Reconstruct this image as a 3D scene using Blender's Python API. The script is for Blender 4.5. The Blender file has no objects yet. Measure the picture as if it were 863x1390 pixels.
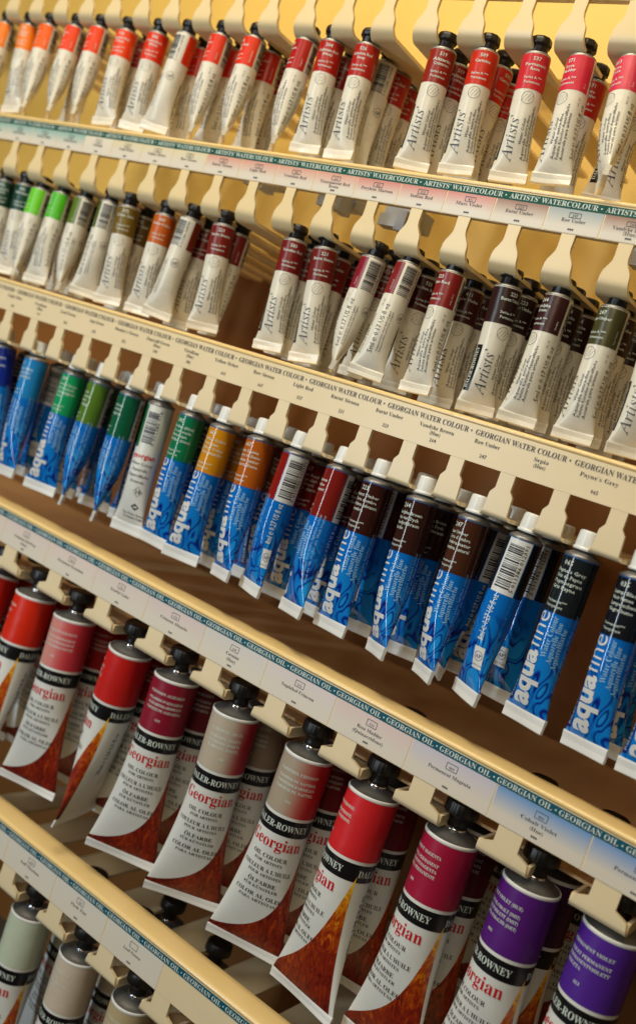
import bpy, bmesh, math, random
from mathutils import Vector, Matrix
random.seed(7)
U = 0.45                     # metres per working unit (1 unit = distance from the camera to the rack front)
SC = bpy.context.scene
COL = SC.collection
PI = math.pi
rad = math.radians

# ------------------------------------------------------------------ small helpers
def lin(c):
    return tuple(((x / 255) / 12.92 if x / 255 <= .04045 else ((x / 255 + .055) / 1.055) ** 2.4) for x in c) + (1,)

def smooth(t):
    t = max(0., min(1., t)); return t * t * (3 - 2 * t)

class MB:
    """collects vertices and faces (working units) and links them as one mesh object"""
    def __init__(s): s.v = []; s.f = []; s.sm = []
    def add(s, vs, fs, sm=False):
        b = len(s.v); s.v += [tuple(p) for p in vs]
        for f in fs: s.f.append(tuple(i + b for i in f)); s.sm.append(sm)
    def box(s, x0, x1, y0, y1, z0, z1):
        s.add([(x0, y0, z0), (x1, y0, z0), (x1, y1, z0), (x0, y1, z0), (x0, y0, z1), (x1, y0, z1), (x1, y1, z1), (x0, y1, z1)],
              [(0, 3, 2, 1), (4, 5, 6, 7), (0, 1, 5, 4), (1, 2, 6, 5), (2, 3, 7, 6), (3, 0, 4, 7)])
    def grid(s, rows, closed=False, sm=True, flip=False):
        n = len(rows[0]); vs = [p for r in rows for p in r]; fs = []
        for i in range(len(rows) - 1):
            for j in range(n if closed else n - 1):
                k = (j + 1) % n
                q = (i * n + j, i * n + k, (i + 1) * n + k, (i + 1) * n + j)
                fs.append(q[::-1] if flip else q)
        s.add(vs, fs, sm)
    def lathe(s, prof, seg=24, ripple=None, sm=True):
        rows = []
        for r, z, *w in prof:
            a = w[0] if w and ripple else 0
            rr = [r * (1 + a * math.cos(j * 2 * PI * (ripple or 1) / seg)) for j in range(seg)]
            rows.append([(q * math.cos(2 * PI * j / seg), q * math.sin(2 * PI * j / seg), z) for j, q in enumerate(rr)])
        s.grid(rows, True, sm)
    def disc(s, r, z, seg=24):
        s.add([(r * math.cos(2 * PI * j / seg), r * math.sin(2 * PI * j / seg), z) for j in range(seg)], [tuple(range(seg))])
    def mesh(s, name):
        me = bpy.data.meshes.new(name)
        me.from_pydata([(x * U, y * U, z * U) for x, y, z in s.v], [], s.f)
        me.polygons.foreach_set('use_smooth', s.sm)
        me.materials.append(None); me.update(); return me

def link(name, me, mat, parent=None):
    o = bpy.data.objects.new(name, me); COL.objects.link(o)
    if len(me.materials) == 0: me.materials.append(None)
    o.material_slots[0].link = 'OBJECT'; o.material_slots[0].material = mat
    if parent: o.parent = parent
    return o

def empty(name, loc, label, cat, group=None):
    o = bpy.data.objects.new(name, None); COL.objects.link(o); o.empty_display_size = .01
    o.location = [c * U for c in loc]; o['label'] = label; o['category'] = cat
    if group: o['group'] = group
    return o

# ------------------------------------------------------------------ materials
def nodes(name):
    m = bpy.data.materials.new(name); m.use_nodes = True
    nt = m.node_tree; return m, nt, nt.nodes['Principled BSDF']

def N(nt, typ, **kw):
    n = nt.nodes.new(typ)
    for k, v in kw.items(): setattr(n, k, v)
    return n

def coords(nt, scale=1.):
    tc = N(nt, 'ShaderNodeTexCoord'); mp = N(nt, 'ShaderNodeMapping'); oi = N(nt, 'ShaderNodeObjectInfo')
    mp.inputs['Scale'].default_value = (scale, scale, scale)
    va = N(nt, 'ShaderNodeVectorMath', operation='MULTIPLY_ADD')
    cb = N(nt, 'ShaderNodeCombineXYZ')
    nt.links.new(oi.outputs['Random'], cb.inputs[0]); nt.links.new(oi.outputs['Random'], cb.inputs[2])
    va.inputs[1].default_value = (3, 3, 3)
    nt.links.new(cb.outputs[0], va.inputs[0]); nt.links.new(tc.outputs['Object'], va.inputs[2])
    nt.links.new(va.outputs[0], mp.inputs[0]); return mp.outputs[0]

def paint(name, rgb, rough=.35, dirt=.06, bump=.12, bscale=60, metal=0., spec=.5, coat=0., wear=140):
    """printed / moulded surface: base colour with slight blotching, uneven gloss and faint dents"""
    m, nt, b = nodes(name); co = coords(nt)
    c = lin(rgb)
    n1 = N(nt, 'ShaderNodeTexNoise'); n1.inputs['Scale'].default_value = wear; n1.inputs['Detail'].default_value = 5
    nt.links.new(co, n1.inputs['Vector'])
    mx = N(nt, 'ShaderNodeMix', data_type='RGBA')
    mx.inputs[6].default_value = tuple(x * (1 - dirt) for x in c[:3]) + (1,)
    mx.inputs[7].default_value = tuple(min(1, x * (1 + dirt)) for x in c[:3]) + (1,)
    nt.links.new(n1.outputs['Fac'], mx.inputs[0]); nt.links.new(mx.outputs[2], b.inputs['Base Color'])
    mr = N(nt, 'ShaderNodeMapRange'); mr.inputs[3].default_value = max(.03, rough - .07); mr.inputs[4].default_value = rough + .09
    nt.links.new(n1.outputs['Fac'], mr.inputs[0]); nt.links.new(mr.outputs[0], b.inputs['Roughness'])
    if bump:
        n2 = N(nt, 'ShaderNodeTexNoise'); n2.inputs['Scale'].default_value = bscale; n2.inputs['Detail'].default_value = 2
        nt.links.new(co, n2.inputs['Vector'])
        bp = N(nt, 'ShaderNodeBump'); bp.inputs['Strength'].default_value = bump; bp.inputs['Distance'].default_value = .004
        nt.links.new(n2.outputs['Fac'], bp.inputs['Height']); nt.links.new(bp.outputs[0], b.inputs['Normal'])
    b.inputs['Metallic'].default_value = metal; b.inputs['Specular IOR Level'].default_value = spec
    b.inputs['Coat Weight'].default_value = coat; b.inputs['Coat Roughness'].default_value = .08
    return m

_pc = {}
def colour(rgb, rough=.32, coat=0., bump=.12):
    k = (rgb, rough, coat)
    if k not in _pc: _pc[k] = paint('printed_colour', rgb, rough, .05, bump, coat=coat)
    return _pc[k]

def faded(name, ca, cb_, lo, hi):
    """sun-bleached print: pale on the side that faced the shop window, full colour on the other"""
    m, nt, b = nodes(name); tc = N(nt, 'ShaderNodeTexCoord'); sx = N(nt, 'ShaderNodeSeparateXYZ')
    nt.links.new(tc.outputs['Object'], sx.inputs[0])
    nz = N(nt, 'ShaderNodeTexNoise'); nz.inputs['Scale'].default_value = 90; nt.links.new(tc.outputs['Object'], nz.inputs['Vector'])
    ad = N(nt, 'ShaderNodeMath', operation='MULTIPLY_ADD'); ad.inputs[1].default_value = .003; nt.links.new(nz.outputs['Fac'], ad.inputs[0]); nt.links.new(sx.outputs[0], ad.inputs[2])
    mr = N(nt, 'ShaderNodeMapRange'); mr.interpolation_type = 'SMOOTHSTEP'; mr.inputs[1].default_value = lo * U; mr.inputs[2].default_value = hi * U
    nt.links.new(ad.outputs[0], mr.inputs[0])
    mx = N(nt, 'ShaderNodeMix', data_type='RGBA'); mx.inputs[6].default_value = lin(ca); mx.inputs[7].default_value = lin(cb_)
    nt.links.new(mr.outputs[0], mx.inputs[0]); nt.links.new(mx.outputs[2], b.inputs['Base Color']); b.inputs['Roughness'].default_value = .36
    return m

def swirl_blue():
    m, nt, b = nodes('blue_swirl_print'); tc = N(nt, 'ShaderNodeTexCoord'); co = tc.outputs['Object']
    mp = N(nt, 'ShaderNodeMapping'); mp.inputs['Scale'].default_value = (1, 1, .62); mp.inputs['Rotation'].default_value = (0, .5, 0)
    nt.links.new(co, mp.inputs[0])
    wv = N(nt, 'ShaderNodeTexNoise'); wv.inputs['Scale'].default_value = 60; wv.inputs['Detail'].default_value = .6; wv.inputs['Distortion'].default_value = 2.2
    nt.links.new(mp.outputs[0], wv.inputs['Vector'])
    cr = N(nt, 'ShaderNodeValToRGB'); e = cr.color_ramp.elements
    e[0].position = .40; e[0].color = lin((18, 128, 214)); e[1].position = .65; e[1].color = lin((28, 146, 226))
    for p, c in ((.425, (12, 50, 150)), (.455, (14, 24, 104)), (.475, (10, 96, 194)), (.55, (24, 142, 220)), (.585, (10, 62, 164)), (.61, (12, 36, 128))):
        x = e.new(p); x.color = lin(c)
    nt.links.new(wv.outputs['Fac'], cr.inputs[0])
    sx = N(nt, 'ShaderNodeSeparateXYZ'); nt.links.new(co, sx.inputs[0])
    n1 = N(nt, 'ShaderNodeTexNoise'); n1.inputs['Scale'].default_value = 130; nt.links.new(co, n1.inputs['Vector'])
    ma = N(nt, 'ShaderNodeMath', operation='MULTIPLY_ADD'); ma.inputs[1].default_value = .03; nt.links.new(n1.outputs['Fac'], ma.inputs[0]); nt.links.new(sx.outputs[2], ma.inputs[2])
    mr = N(nt, 'ShaderNodeMapRange'); mr.inputs[1].default_value = -.040; mr.inputs[2].default_value = -.026; nt.links.new(ma.outputs[0], mr.inputs[0])
    mx = N(nt, 'ShaderNodeMix', data_type='RGBA'); mx.inputs[7].default_value = lin((10, 108, 198))
    nt.links.new(mr.outputs[0], mx.inputs[0]); nt.links.new(cr.outputs[0], mx.inputs[6]); nt.links.new(mx.outputs[2], b.inputs['Base Color'])
    b.inputs['Roughness'].default_value = .09
    n2 = N(nt, 'ShaderNodeTexNoise'); n2.inputs['Scale'].default_value = 55; nt.links.new(coords(nt), n2.inputs['Vector'])
    bp = N(nt, 'ShaderNodeBump'); bp.inputs['Strength'].default_value = .035; bp.inputs['Distance'].default_value = .004
    nt.links.new(n2.outputs['Fac'], bp.inputs['Height']); nt.links.new(bp.outputs[0], b.inputs['Normal'])
    return m

def oil_picture():
    m, nt, b = nodes('oil_painting_print'); tc = N(nt, 'ShaderNodeTexCoord'); co = tc.outputs['Object']
    mp = N(nt, 'ShaderNodeMapping'); mp.inputs['Rotation'].default_value = (0, .7, 0); mp.inputs['Scale'].default_value = (1, 1, .45)
    nt.links.new(co, mp.inputs[0])
    n1 = N(nt, 'ShaderNodeTexNoise'); n1.inputs['Scale'].default_value = 210; n1.inputs['Detail'].default_value = 8; n1.inputs['Roughness'].default_value = .68; n1.inputs['Distortion'].default_value = 2.2
    nt.links.new(mp.outputs[0], n1.inputs['Vector'])
    n3 = N(nt, 'ShaderNodeTexNoise'); n3.inputs['Scale'].default_value = 32; nt.links.new(co, n3.inputs['Vector'])
    sx = N(nt, 'ShaderNodeSeparateXYZ'); nt.links.new(co, sx.inputs[0])
    mr = N(nt, 'ShaderNodeMapRange'); mr.inputs[1].default_value = -.118; mr.inputs[2].default_value = -.045; mr.inputs[3].default_value = -.25; mr.inputs[4].default_value = .18
    nt.links.new(sx.outputs[2], mr.inputs[0])
    a1 = N(nt, 'ShaderNodeMath', operation='ADD'); nt.links.new(n1.outputs['Fac'], a1.inputs[0]); nt.links.new(mr.outputs[0], a1.inputs[1])
    a2 = N(nt, 'ShaderNodeMath', operation='MULTIPLY_ADD'); a2.inputs[1].default_value = .55; nt.links.new(n3.outputs['Fac'], a2.inputs[0]); nt.links.new(a1.outputs[0], a2.inputs[2])
    cr = N(nt, 'ShaderNodeValToRGB'); e = cr.color_ramp.elements
    e[0].position = .42; e[0].color = lin((60, 12, 8)); e[1].position = 1.0; e[1].color = lin((255, 205, 40))
    for p, c in ((.50, (104, 20, 12)), (.66, (142, 38, 14)), (.80, (186, 78, 14)), (.91, (226, 142, 20))): x = e.new(p); x.color = lin(c)
    nt.links.new(a2.outputs[0], cr.inputs[0]); nt.links.new(cr.outputs[0], b.inputs['Base Color']); b.inputs['Roughness'].default_value = .33
    return m

def card_print(top, bot, zt, zb):
    """printed name card: colour tint at its upper edge running out to the paper white"""
    m, nt, b = nodes('name_card_print'); tc = N(nt, 'ShaderNodeTexCoord'); sx = N(nt, 'ShaderNodeSeparateXYZ'); nt.links.new(tc.outputs['Object'], sx.inputs[0])
    mr = N(nt, 'ShaderNodeMapRange'); mr.inputs[1].default_value = zt * U; mr.inputs[2].default_value = (zt * .3 + zb * .7) * U; nt.links.new(sx.outputs[2], mr.inputs[0])
    nz = N(nt, 'ShaderNodeTexNoise'); nz.inputs['Scale'].default_value = 45; nt.links.new(tc.outputs['Object'], nz.inputs['Vector'])
    mx = N(nt, 'ShaderNodeMix', data_type='RGBA'); mx.inputs[6].default_value = lin(top); mx.inputs[7].default_value = lin(bot)
    nt.links.new(mr.outputs[0], mx.inputs[0]); nt.links.new(mx.outputs[2], b.inputs['Base Color'])
    m2 = N(nt, 'ShaderNodeMapRange'); m2.inputs[3].default_value = .22; m2.inputs[4].default_value = .5; nt.links.new(nz.outputs['Fac'], m2.inputs[0]); nt.links.new(m2.outputs[0], b.inputs['Roughness'])
    return m

CREAM = paint('cream_plastic', (238, 214, 165), .33, .05, .08, 30, wear=35)
CREAM_W = paint('pale_cream_plastic', (236, 216, 176), .36, .05, .08, 30, wear=35)
LIP = paint('polished_cream_edge', (238, 206, 142), .22, .05, .08, 35, wear=40)
BROWN = paint('brown_laminate', (226, 184, 136), .22, .14, .06, 20, wear=18)
SHADED = paint('shaded_board', (156, 102, 46), .6, .15, .15, 20, wear=14)  # same cream-yellow plastic as the upper board, shade painted in as brown
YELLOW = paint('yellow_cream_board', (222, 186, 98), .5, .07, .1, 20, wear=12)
GREYPL = paint('grey_plastic', (186, 192, 200), .35, .06, .05)
WHITE_S = paint('white_tube_paper', (230, 224, 208), .27, .05, .20, 48)
WHITE_O = paint('white_tube_print', (226, 226, 220), .36, .04, .16, 30)
WHITE_P = paint('white_print', (225, 225, 222), .4, .02, 0)
SILVER = paint('dull_aluminium', (150, 148, 146), .42, .08, .15, 70, metal=.75)
ALU_D = paint('grey_aluminium', (118, 118, 118), .38, .08, .12, 70, metal=.65)
CHROME = paint('bright_neck_ring', (215, 215, 220), .16, .03, 0, metal=1.)
BLACK = paint('black_cap_plastic', (20, 17, 16), .38, .2, .05)
WCAP = paint('white_cap_plastic', (226, 228, 226), .3, .04, .03)
INK = paint('dark_ink', (30, 28, 30), .5, .02, 0)
GREY_INK = paint('grey_ink', (78, 76, 80), .5, .02, 0)
TEALB = paint('teal_band_print', (8, 86, 106), .5, .05, .02, spec=.25)
GREENB = paint('green_band_print', (8, 82, 70), .5, .05, .02, spec=.25)
PALE_INK = paint('pale_ink', (212, 222, 214), .45, .02, 0)
RED_INK = paint('red_ink', (205, 22, 36), .4, .02, 0)
NAVY = paint('navy_print', (30, 30, 110), .3, .04, .02)
BLACK_P = paint('black_print', (20, 18, 20), .32, .05, .03)
SWIRL = swirl_blue(); PICT = oil_picture()
LBLUE = paint('light_blue_ink', (150, 200, 232), .35, .02, 0)

# ------------------------------------------------------------------ lettering
def serif(s, it=False):
    o = ''
    for c in s:
        if 'A' <= c <= 'Z': o += chr((0x1D434 if it else 0x1D400) + ord(c) - 65)
        elif 'a' <= c <= 'z': o += '\u210e' if (it and c == 'h') else chr((0x1D44E if it else 0x1D41A) + ord(c) - 97)
        elif '0' <= c <= '9': o += chr(0x1D7CE + ord(c) - 48)
        else: o += c
    return o

_tc = {}
def glyphs(s, style='serif', bold=0., res=2, cut=0.):
    """flat outlines of a line of writing at size 1: (verts, faces, width)"""
    k = (s, style, bold, res, cut)
    if k in _tc: return _tc[k]
    uml = {'Ö': 'O', 'Ü': 'U'}
    base = ''.join(uml.get(c, c) for c in s)
    cu = bpy.data.curves.new('writing', 'FONT')
    cu.body = base if style == 'sans' else serif(base, style == 'italic')
    cu.size = 1; cu.resolution_u = res; cu.offset = bold
    o = bpy.data.objects.new('writing', cu); COL.objects.link(o)
    me = bpy.data.meshes.new_from_object(o.evaluated_get(bpy.context.evaluated_depsgraph_get()))
    if cut:                                  # slice long strokes so that they can follow a round tube
        bm = bmesh.new(); bm.from_mesh(me)
        for ax in (0, 1):
            lo = min(v.co[ax] for v in bm.verts); hi = max(v.co[ax] for v in bm.verts); n = int((hi - lo) / cut)
            for i in range(1, n + 1):
                p = [0, 0, 0]; p[ax] = lo + i * cut + .0007; nn = [0, 0, 0]; nn[ax] = 1
                bmesh.ops.bisect_plane(bm, geom=bm.verts[:] + bm.edges[:] + bm.faces[:], plane_co=p, plane_no=nn)
        bm.to_mesh(me); bm.free()
    vs = [(v.co.x, v.co.y) for v in me.vertices]; fs = [tuple(p.vertices) for p in me.polygons]
    bpy.data.meshes.remove(me)
    bpy.data.objects.remove(o); bpy.data.curves.remove(cu)
    w = max([p[0] for p in vs] or [0])
    for i, c in enumerate(s):
        if c in uml:
            x0 = glyphs(base[:i], style, bold, res)[2] + .05 if i else .05
            x1 = glyphs(base[:i + 1], style, bold, res)[2]
            for d in (-.13, .13):
                cx = (x0 + x1) / 2 + d; b = len(vs)
                vs += [(cx - .06, .76), (cx + .06, .76), (cx + .06, .88), (cx - .06, .88)]; fs.append((b, b + 1, b + 2, b + 3))
    _tc[k] = (vs, fs, w); return _tc[k]

def put_text(mb, fn, s, size, x, y, align='c', style='serif', bold=0., vert=False, width=None, res=1, curved=True):
    """writes s through fn(u, v) -> point; vert: reads upwards"""
    vs, fs, w = glyphs(s, style, bold, res, .14 if size > .03 else .22 if size > .0135 else .45 if size > .007 and curved else 0.)
    if w <= 0: return
    sx = size if not width else width / w
    off = {'l': 0, 'c': -w * sx / 2, 'r': -w * sx}[align]
    pts = []
    for a, b in vs:
        a = a * sx + off; b = b * size
        pts.append(fn(x - b, y + a) if vert else fn(x + a, y + b))
    mb.add(pts, fs)

def quad(mb, fn, u0, u1, v0, v1, n=1, m=1):
    mb.grid([[fn(u0 + (u1 - u0) * j / n, v0 + (v1 - v0) * i / m) for j in range(n + 1)] for i in range(m + 1)])

def ring(mb, fn, u, v, r0, r1, seg=28):
    mb.grid([[fn(u + r * math.cos(2 * PI * j / seg), v + r * math.sin(2 * PI * j / seg)) for j in range(seg + 1)] for r in (r1, r0)])

# ------------------------------------------------------------------ tubes
SPEC = {'small': dict(r=.0165, L=.1365, flat=.47, flare=.34, thin=.17, pw=.80), 'aqua': dict(r=.0192, L=.1765, flat=.50, flare=.47, thin=.09, pw=.80), 'oil': dict(r=.0315, L=.2550, flat=.70, flare=.66, thin=.035, pw=.92)}

def surf(kind, psi):
    """maps (angle in degrees from the label's front, height above the folded end) to the tube's skin"""
    S = SPEC[kind]; r, L, fl = S['r'], S['L'], S['flat']; ps = rad(psi)
    def P(th, v, off=0.):
        t = rad(th) - ps; q = max(0., min(1., v / (fl * L)))
        k = math.sin(PI * q / 2) ** S['pw'] if q > 0 else 0.
        b = r * (S['thin'] + (1 - S['thin']) * k); a = r * (1 + S['flare'] * (1 - k) ** 1.15)
        x, y = a * math.sin(t), -b * math.cos(t)
        nx, ny = math.sin(t) / a, -math.cos(t) / b; l = math.hypot(nx, ny)
        x += off * nx / l; y += off * ny / l
        c, s = math.cos(ps), math.sin(ps)
        return (x * c - y * s, x * s + y * c, v - L)
    return P

def skin(kind, psi, off):
    P = surf(kind, psi); r = SPEC[kind]['r']
    return lambda u, v: P(math.degrees(u / r), v, off)

def patch(kind, psi, t0, t1, v0, v1, off, nv=8, top=None):
    nv *= 2; mb = MB(); P = surf(kind, psi); n = max(3, int(abs(t1 - t0) / 9))
    if t1 - t0 >= 359:
        mb.grid([[P(t0 + 360 * j / 40, v0 + (v1 - v0) * i / nv, off) for j in range(40)] for i in range(nv + 1)], True)
    else:
        mb.grid([[P(t0 + (t1 - t0) * j / n, v0 + ((top(t0 + (t1 - t0) * j / n) if top else v1) - v0) * i / nv, off) for j in range(n + 1)] for i in range(nv + 1)])
    return mb

_mc = {}
def cached(key, fn):
    if key not in _mc: _mc[key] = fn().mesh(key[0])
    return _mc[key]

def body_mb(kind, psi):
    mb = MB(); P = surf(kind, psi); L = SPEC[kind]['L']; n = 40
    vs = [i / 40 for i in range(40)] + [.985, 1.0]
    rows = [[P(360 * j / n, t * L, 0 if t < .99 else -.0012) for j in range(n)] for t in vs]
    mb.grid(rows, True); return mb

def crimp_mb(kind, psi):
    S = SPEC[kind]; mb = MB(); w = S['r'] * (1.005 + S['flare']); t = S['r'] * S['thin'] * .8 + .0006; h = {'small': .012, 'aqua': .0155, 'oil': .011}[kind]; L = S['L']
    c, s = math.cos(rad(psi)), math.sin(rad(psi)); rows = []
    n = 6
    prof = [(-t, .0005), (-t * 1.15, -h * .1), (-t * .9, -h * .5), (-t * 1.1, -h * .93), (-t * .5, -h), (t * .5, -h), (t * 1.1, -h * .93), (t * .9, -h * .5), (t * 1.15, -h * .1), (t, .0005)]
    bend = {'small': .0016, 'aqua': .0012, 'oil': .0022}[kind]
    for i in range(n + 1):
        x = -w + 2 * w * i / n; bx = bend * math.sin(i / n * PI * 1.3 + .4)
        rows.append([(x * c - (y + bx * (-z / h)) * s, x * s + (y + bx * (-z / h)) * c, z - L) for y, z in prof])
    mb.grid(rows, True, sm=False)
    m = len(prof); b = len(mb.v) - (n + 1) * m
    mb.f += [tuple(b + k for k in range(m))[::-1], tuple(b + n * m + k for k in range(m))]; mb.sm += [False, False]
    return mb

def bars(mb, fn, u0, u1, v0, v1, seed, vert):
    rr = random.Random(seed); p = 0.
    while p < 1:
        w = rr.choice((.012, .012, .024, .036)); 
        if vert: quad(mb, fn, u0, u1, v0 + (v1 - v0) * p, v0 + (v1 - v0) * min(1, p + w), 4)
        else: quad(mb, fn, u0 + (u1 - u0) * p, u0 + (u1 - u0) * min(1, p + w), v0, v1, 1, 2)
        p += w + rr.choice((.012, .02, .03))

def build_tube(kind, loc, yaw, flat, rgb, label, group, text=(), lean=(0, 0), style='', tint=None):
    psi = round(((flat - yaw + 90) % 180 - 90) / 15) * 15
    S = SPEC[kind]; r, L = S['r'], S['L']
    o = empty('paint_tube', loc, label, 'paint tube', group)
    o.rotation_euler = (rad(lean[1]), rad(lean[0]), rad(yaw))
    D = lambda deg: rad(deg) * r
    def part(name, key, fn, mat, parent=o):
        return link(name, cached((name, kind) + key, fn), mat, parent)
    if kind == 'small':
        part('body', (psi,), lambda: body_mb(kind, psi), WHITE_S)
        part('crimped_end', (psi,), lambda: crimp_mb(kind, psi), WHITE_S)
        def sh():
            mb = MB(); mb.lathe([(r * 1.0, -.0015), (r * 1.0, 0), (r * .93, .0012), (.0075, .004), (.0062, .0045), (.0062, .012)]); return mb
        part('shoulder', (), sh, SILVER)
        def cp():
            mb = MB(); mb.lathe([(.0098, .0020), (.0108, .0030, .03), (.0100, .0100, .03), (.0104, .0110, .0), (.0128, .0120, .035), (.0133, .0132, .035), (.0129, .0190, .035), (.0118, .0212, .02), (.0090, .0220)], 40, ripple=10); mb.disc(.0090, .0220, 40); return mb
        part('cap', (), cp, BLACK)
        band = part('colour_band', (psi,), lambda: patch(kind, psi, -142, 112, L - .0435, L - .0022, .00022, 6), colour(rgb))
        def bt():
            mb = MB(); fn = skin(kind, psi, .0004)
            t = list(text) or ['329', 'Artists', '']
            put_text(mb, fn, t[0], .0062, D(12), L - .0105, 'c', 'sans', .02)
            put_text(mb, fn, t[1], .0052, D(12), L - .0168, 'c', 'sans', .02, width=min(.028, .0028 * len(t[1])))
            if len(t) > 2 and t[2]: put_text(mb, fn, t[2], .0052, D(12), L - .022, 'c', 'sans', .02, width=min(.026, .0028 * len(t[2])))
            put_text(mb, fn, 'Series A ***', .0044, D(12), L - .0315, 'c', 'sans', .015)
            put_text(mb, fn, 'Permanent', .0044, D(12), L - .037, 'c', 'sans', .015)
            put_text(mb, fn, t[1], .003, D(94), L - .039, 'l', 'sans', 0, True)
            return mb
        link('lettering', cached(('lettering', kind, 'band', psi, tuple(text)), bt), PALE_INK, band)
        def lt():
            mb = MB(); fn = skin(kind, psi, .0003)
            put_text(mb, fn, 'Artists’', .0175, D(-12) + .003, .012, 'l', 'italic', -.006, True, width=.050, res=2)
            for i, s in enumerate(('Water Colour', 'Aquarelle extra-fine', 'Feinste Künstler-Aquarellfarbe', 'Acuarela para artistas')):
                put_text(mb, fn, s, .0046, D(24 + 15 * i), .014 if i else .03, 'l', 'sans', .008, True, width=(.03, .05, .062, .052)[i])
            ring(mb, fn, D(10), .083, .0069, .0073)
            for a in range(3):
                u = D(10) - .004 + .004 * a
                mb.add([fn(u - .003, .0788), fn(u - .0026, .0788), fn(u + .003, .0872), fn(u + .0026, .0872)], [(0, 1, 2, 3)])
            put_text(mb, fn, 'VA • LF', .003, D(88), .076, 'l', 'sans', 0, True)
            return mb
        part('lettering', (psi, 'body'), lt, GREY_INK)
        def bc():
            mb = MB(); fn = skin(kind, psi, .0003)
            bars(mb, fn, D(124), D(176), L - .042, L - .005, 5, True)
            put_text(mb, fn, '5 011386 008745', .005, D(194), L - .043, 'l', 'sans', 0, True, width=.038)
            put_text(mb, fn, '5ml ℮ 0.17 US fl oz', .0088, D(118), .018, 'l', 'sans', 0, True, width=.062)
            for q in range(2): put_text(mb, fn, 'Permanent artists colour made in England', .0036, D(136 + 12 * q), .022, 'l', 'sans', 0, True, width=.05)
            ring(mb, fn, D(190), .070, .0055, .006); put_text(mb, fn, 'AP', .0065, D(190), .0675, 'c')
            return mb
        part('barcode', (psi,), bc, INK)
        pl = part('name_plate', (psi,), lambda: patch(kind, psi, -92, -58, .012, .066, .00026, 8), BLACK_P)
        def nt():
            mb = MB(); put_text(mb, skin(kind, psi, .0005), 'DALER-ROWNEY', .0072, D(-70), .015, 'l', 'serif', 0, True, width=.048, res=2); return mb
        link('lettering', cached(('lettering', kind, 'plate', psi), nt), PALE_INK, pl)
    elif kind == 'aqua':
        old = style == 'old'
        part('body', (psi,), lambda: body_mb(kind, psi), WHITE_O if old else SWIRL)
        part('crimped_end', (psi,), lambda: crimp_mb(kind, psi), WHITE_P)
        def sh():
            mb = MB(); mb.lathe([(r * .985, -.004), (r * 1.012, -.0035), (r * 1.012, -.001), (r * .96, 0), (.0105, .0042), (.009, .0045), (.009, .008)]); return mb
        part('shoulder', (), sh, SILVER)
        def cp():
            mb = MB(); mb.lathe([(.0130, .0055), (.0138, .006), (.0138, .0084), (.0126, .009), (.0126, .0100, .02), (.0119, .0248, .02), (.0112, .0268), (.009, .0275)], 40, ripple=20); mb.disc(.009, .0275, 40); return mb
        part('cap', (), cp, WCAP)
        band = part('colour_band', (psi, old), lambda: patch(kind, psi, -135 if not old else -118, 135 if not old else -62, L - .066, L - .0042, .00022, 6), colour(rgb, .11, 0., .03))
        if not old:
            def bt():
                mb = MB(); fn = skin(kind, psi, .0004); t = list(text) or ['Colour']
                put_text(mb, fn, t[0], .0075, D(0), L - .0135, 'c', 'sans', .015)
                ww = [1, .82, 1.12, .94]
                for i in range(4):
                    s = t[min(len(t) - 1, 1 + i)] if len(t) > 1 else 'colour'
                    put_text(mb, fn, s, .0056, D(-34), L - .0215 - .0062 * i, 'l', 'sans', .012, width=min(.034, .0027 * len(s) * ww[i] + .003))
                put_text(mb, fn, 'Permanent***', .0044, D(-34), L - .055, 'l', 'sans', .008); put_text(mb, fn, 'Transparent', .0044, D(-34), L - .0605, 'l', 'sans', .008)
                return mb
            link('lettering', cached(('lettering', kind, 'band', psi, tuple(text)), bt), PALE_INK, band)
            def wm():
                mb = MB(); fn = skin(kind, psi, .0004)
                put_text(mb, fn, 'aqua', .0325, D(3), .006, 'l', 'sans', .035, True, width=.061, res=3)
                put_text(mb, fn, 'fine', .0325, D(3), .0690, 'l', 'sans', -.008, True, width=.0405, res=3)
                return mb
            part('wordmark', (psi,), wm, WHITE_P)
            def lt():
                mb = MB(); fn = skin(kind, psi, .0003)
                for i, s in enumerate(('Water Colour', 'Aquarelle fine', 'Aquarellfarbe')):
                    put_text(mb, fn, s, .0088, D(32 + 20 * i), .063 - .005 * i, 'l', 'serif', -.005, True, width=.045)
                for i, s in enumerate(('Permanent, non toxic, lightfast colour', 'Keep the cap on after use. Wash brushes')):
                    put_text(mb, fn, s, .005, D(96 + 16 * i), .03, 'l', 'sans', 0, True, width=.085)
                return mb
            part('lettering', (psi, 'body'), lt, LBLUE)
            pl = part('name_plate', (psi,), lambda: patch(kind, psi, -78, -50, .005, .060, .00026, 6), NAVY)
            def nt():
                mb = MB(); put_text(mb, skin(kind, psi, .0005), 'DALER-ROWNEY', .0068, D(-57), .008, 'l', 'serif', 0, True, width=.05); return mb
            link('lettering', cached(('lettering', kind, 'plate', psi), nt), LBLUE, pl)
            pn = part('barcode_panel', (psi,), lambda: patch(kind, psi, 138, 222, L - .066, L - .0042, .00022, 6), WHITE_P)
            def bc():
                mb = MB(); fn = skin(kind, psi, .0004)
                bars(mb, fn, D(147), D(200), L - .060, L - .009, 9, True)
                put_text(mb, fn, '5 011386 012391', .006, D(214), L - .062, 'l', 'sans', .005, True, width=.054); return mb
            link('barcode', cached(('barcode', kind, psi), bc), INK, pn)
            def vt():
                mb = MB(); fn = skin(kind, psi, .0004)
                put_text(mb, fn, '8ml ℮ 0.27 US fl oz', .0105, D(178), .055, 'l', 'sans', .012, True, width=.053)
                return mb
            part('volume_mark', (psi,), vt, PALE_INK)
            sl = part('seal', (psi,), lambda: patch(kind, psi, 156, 196, .024, .048, .00026, 4), WHITE_P)
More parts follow.
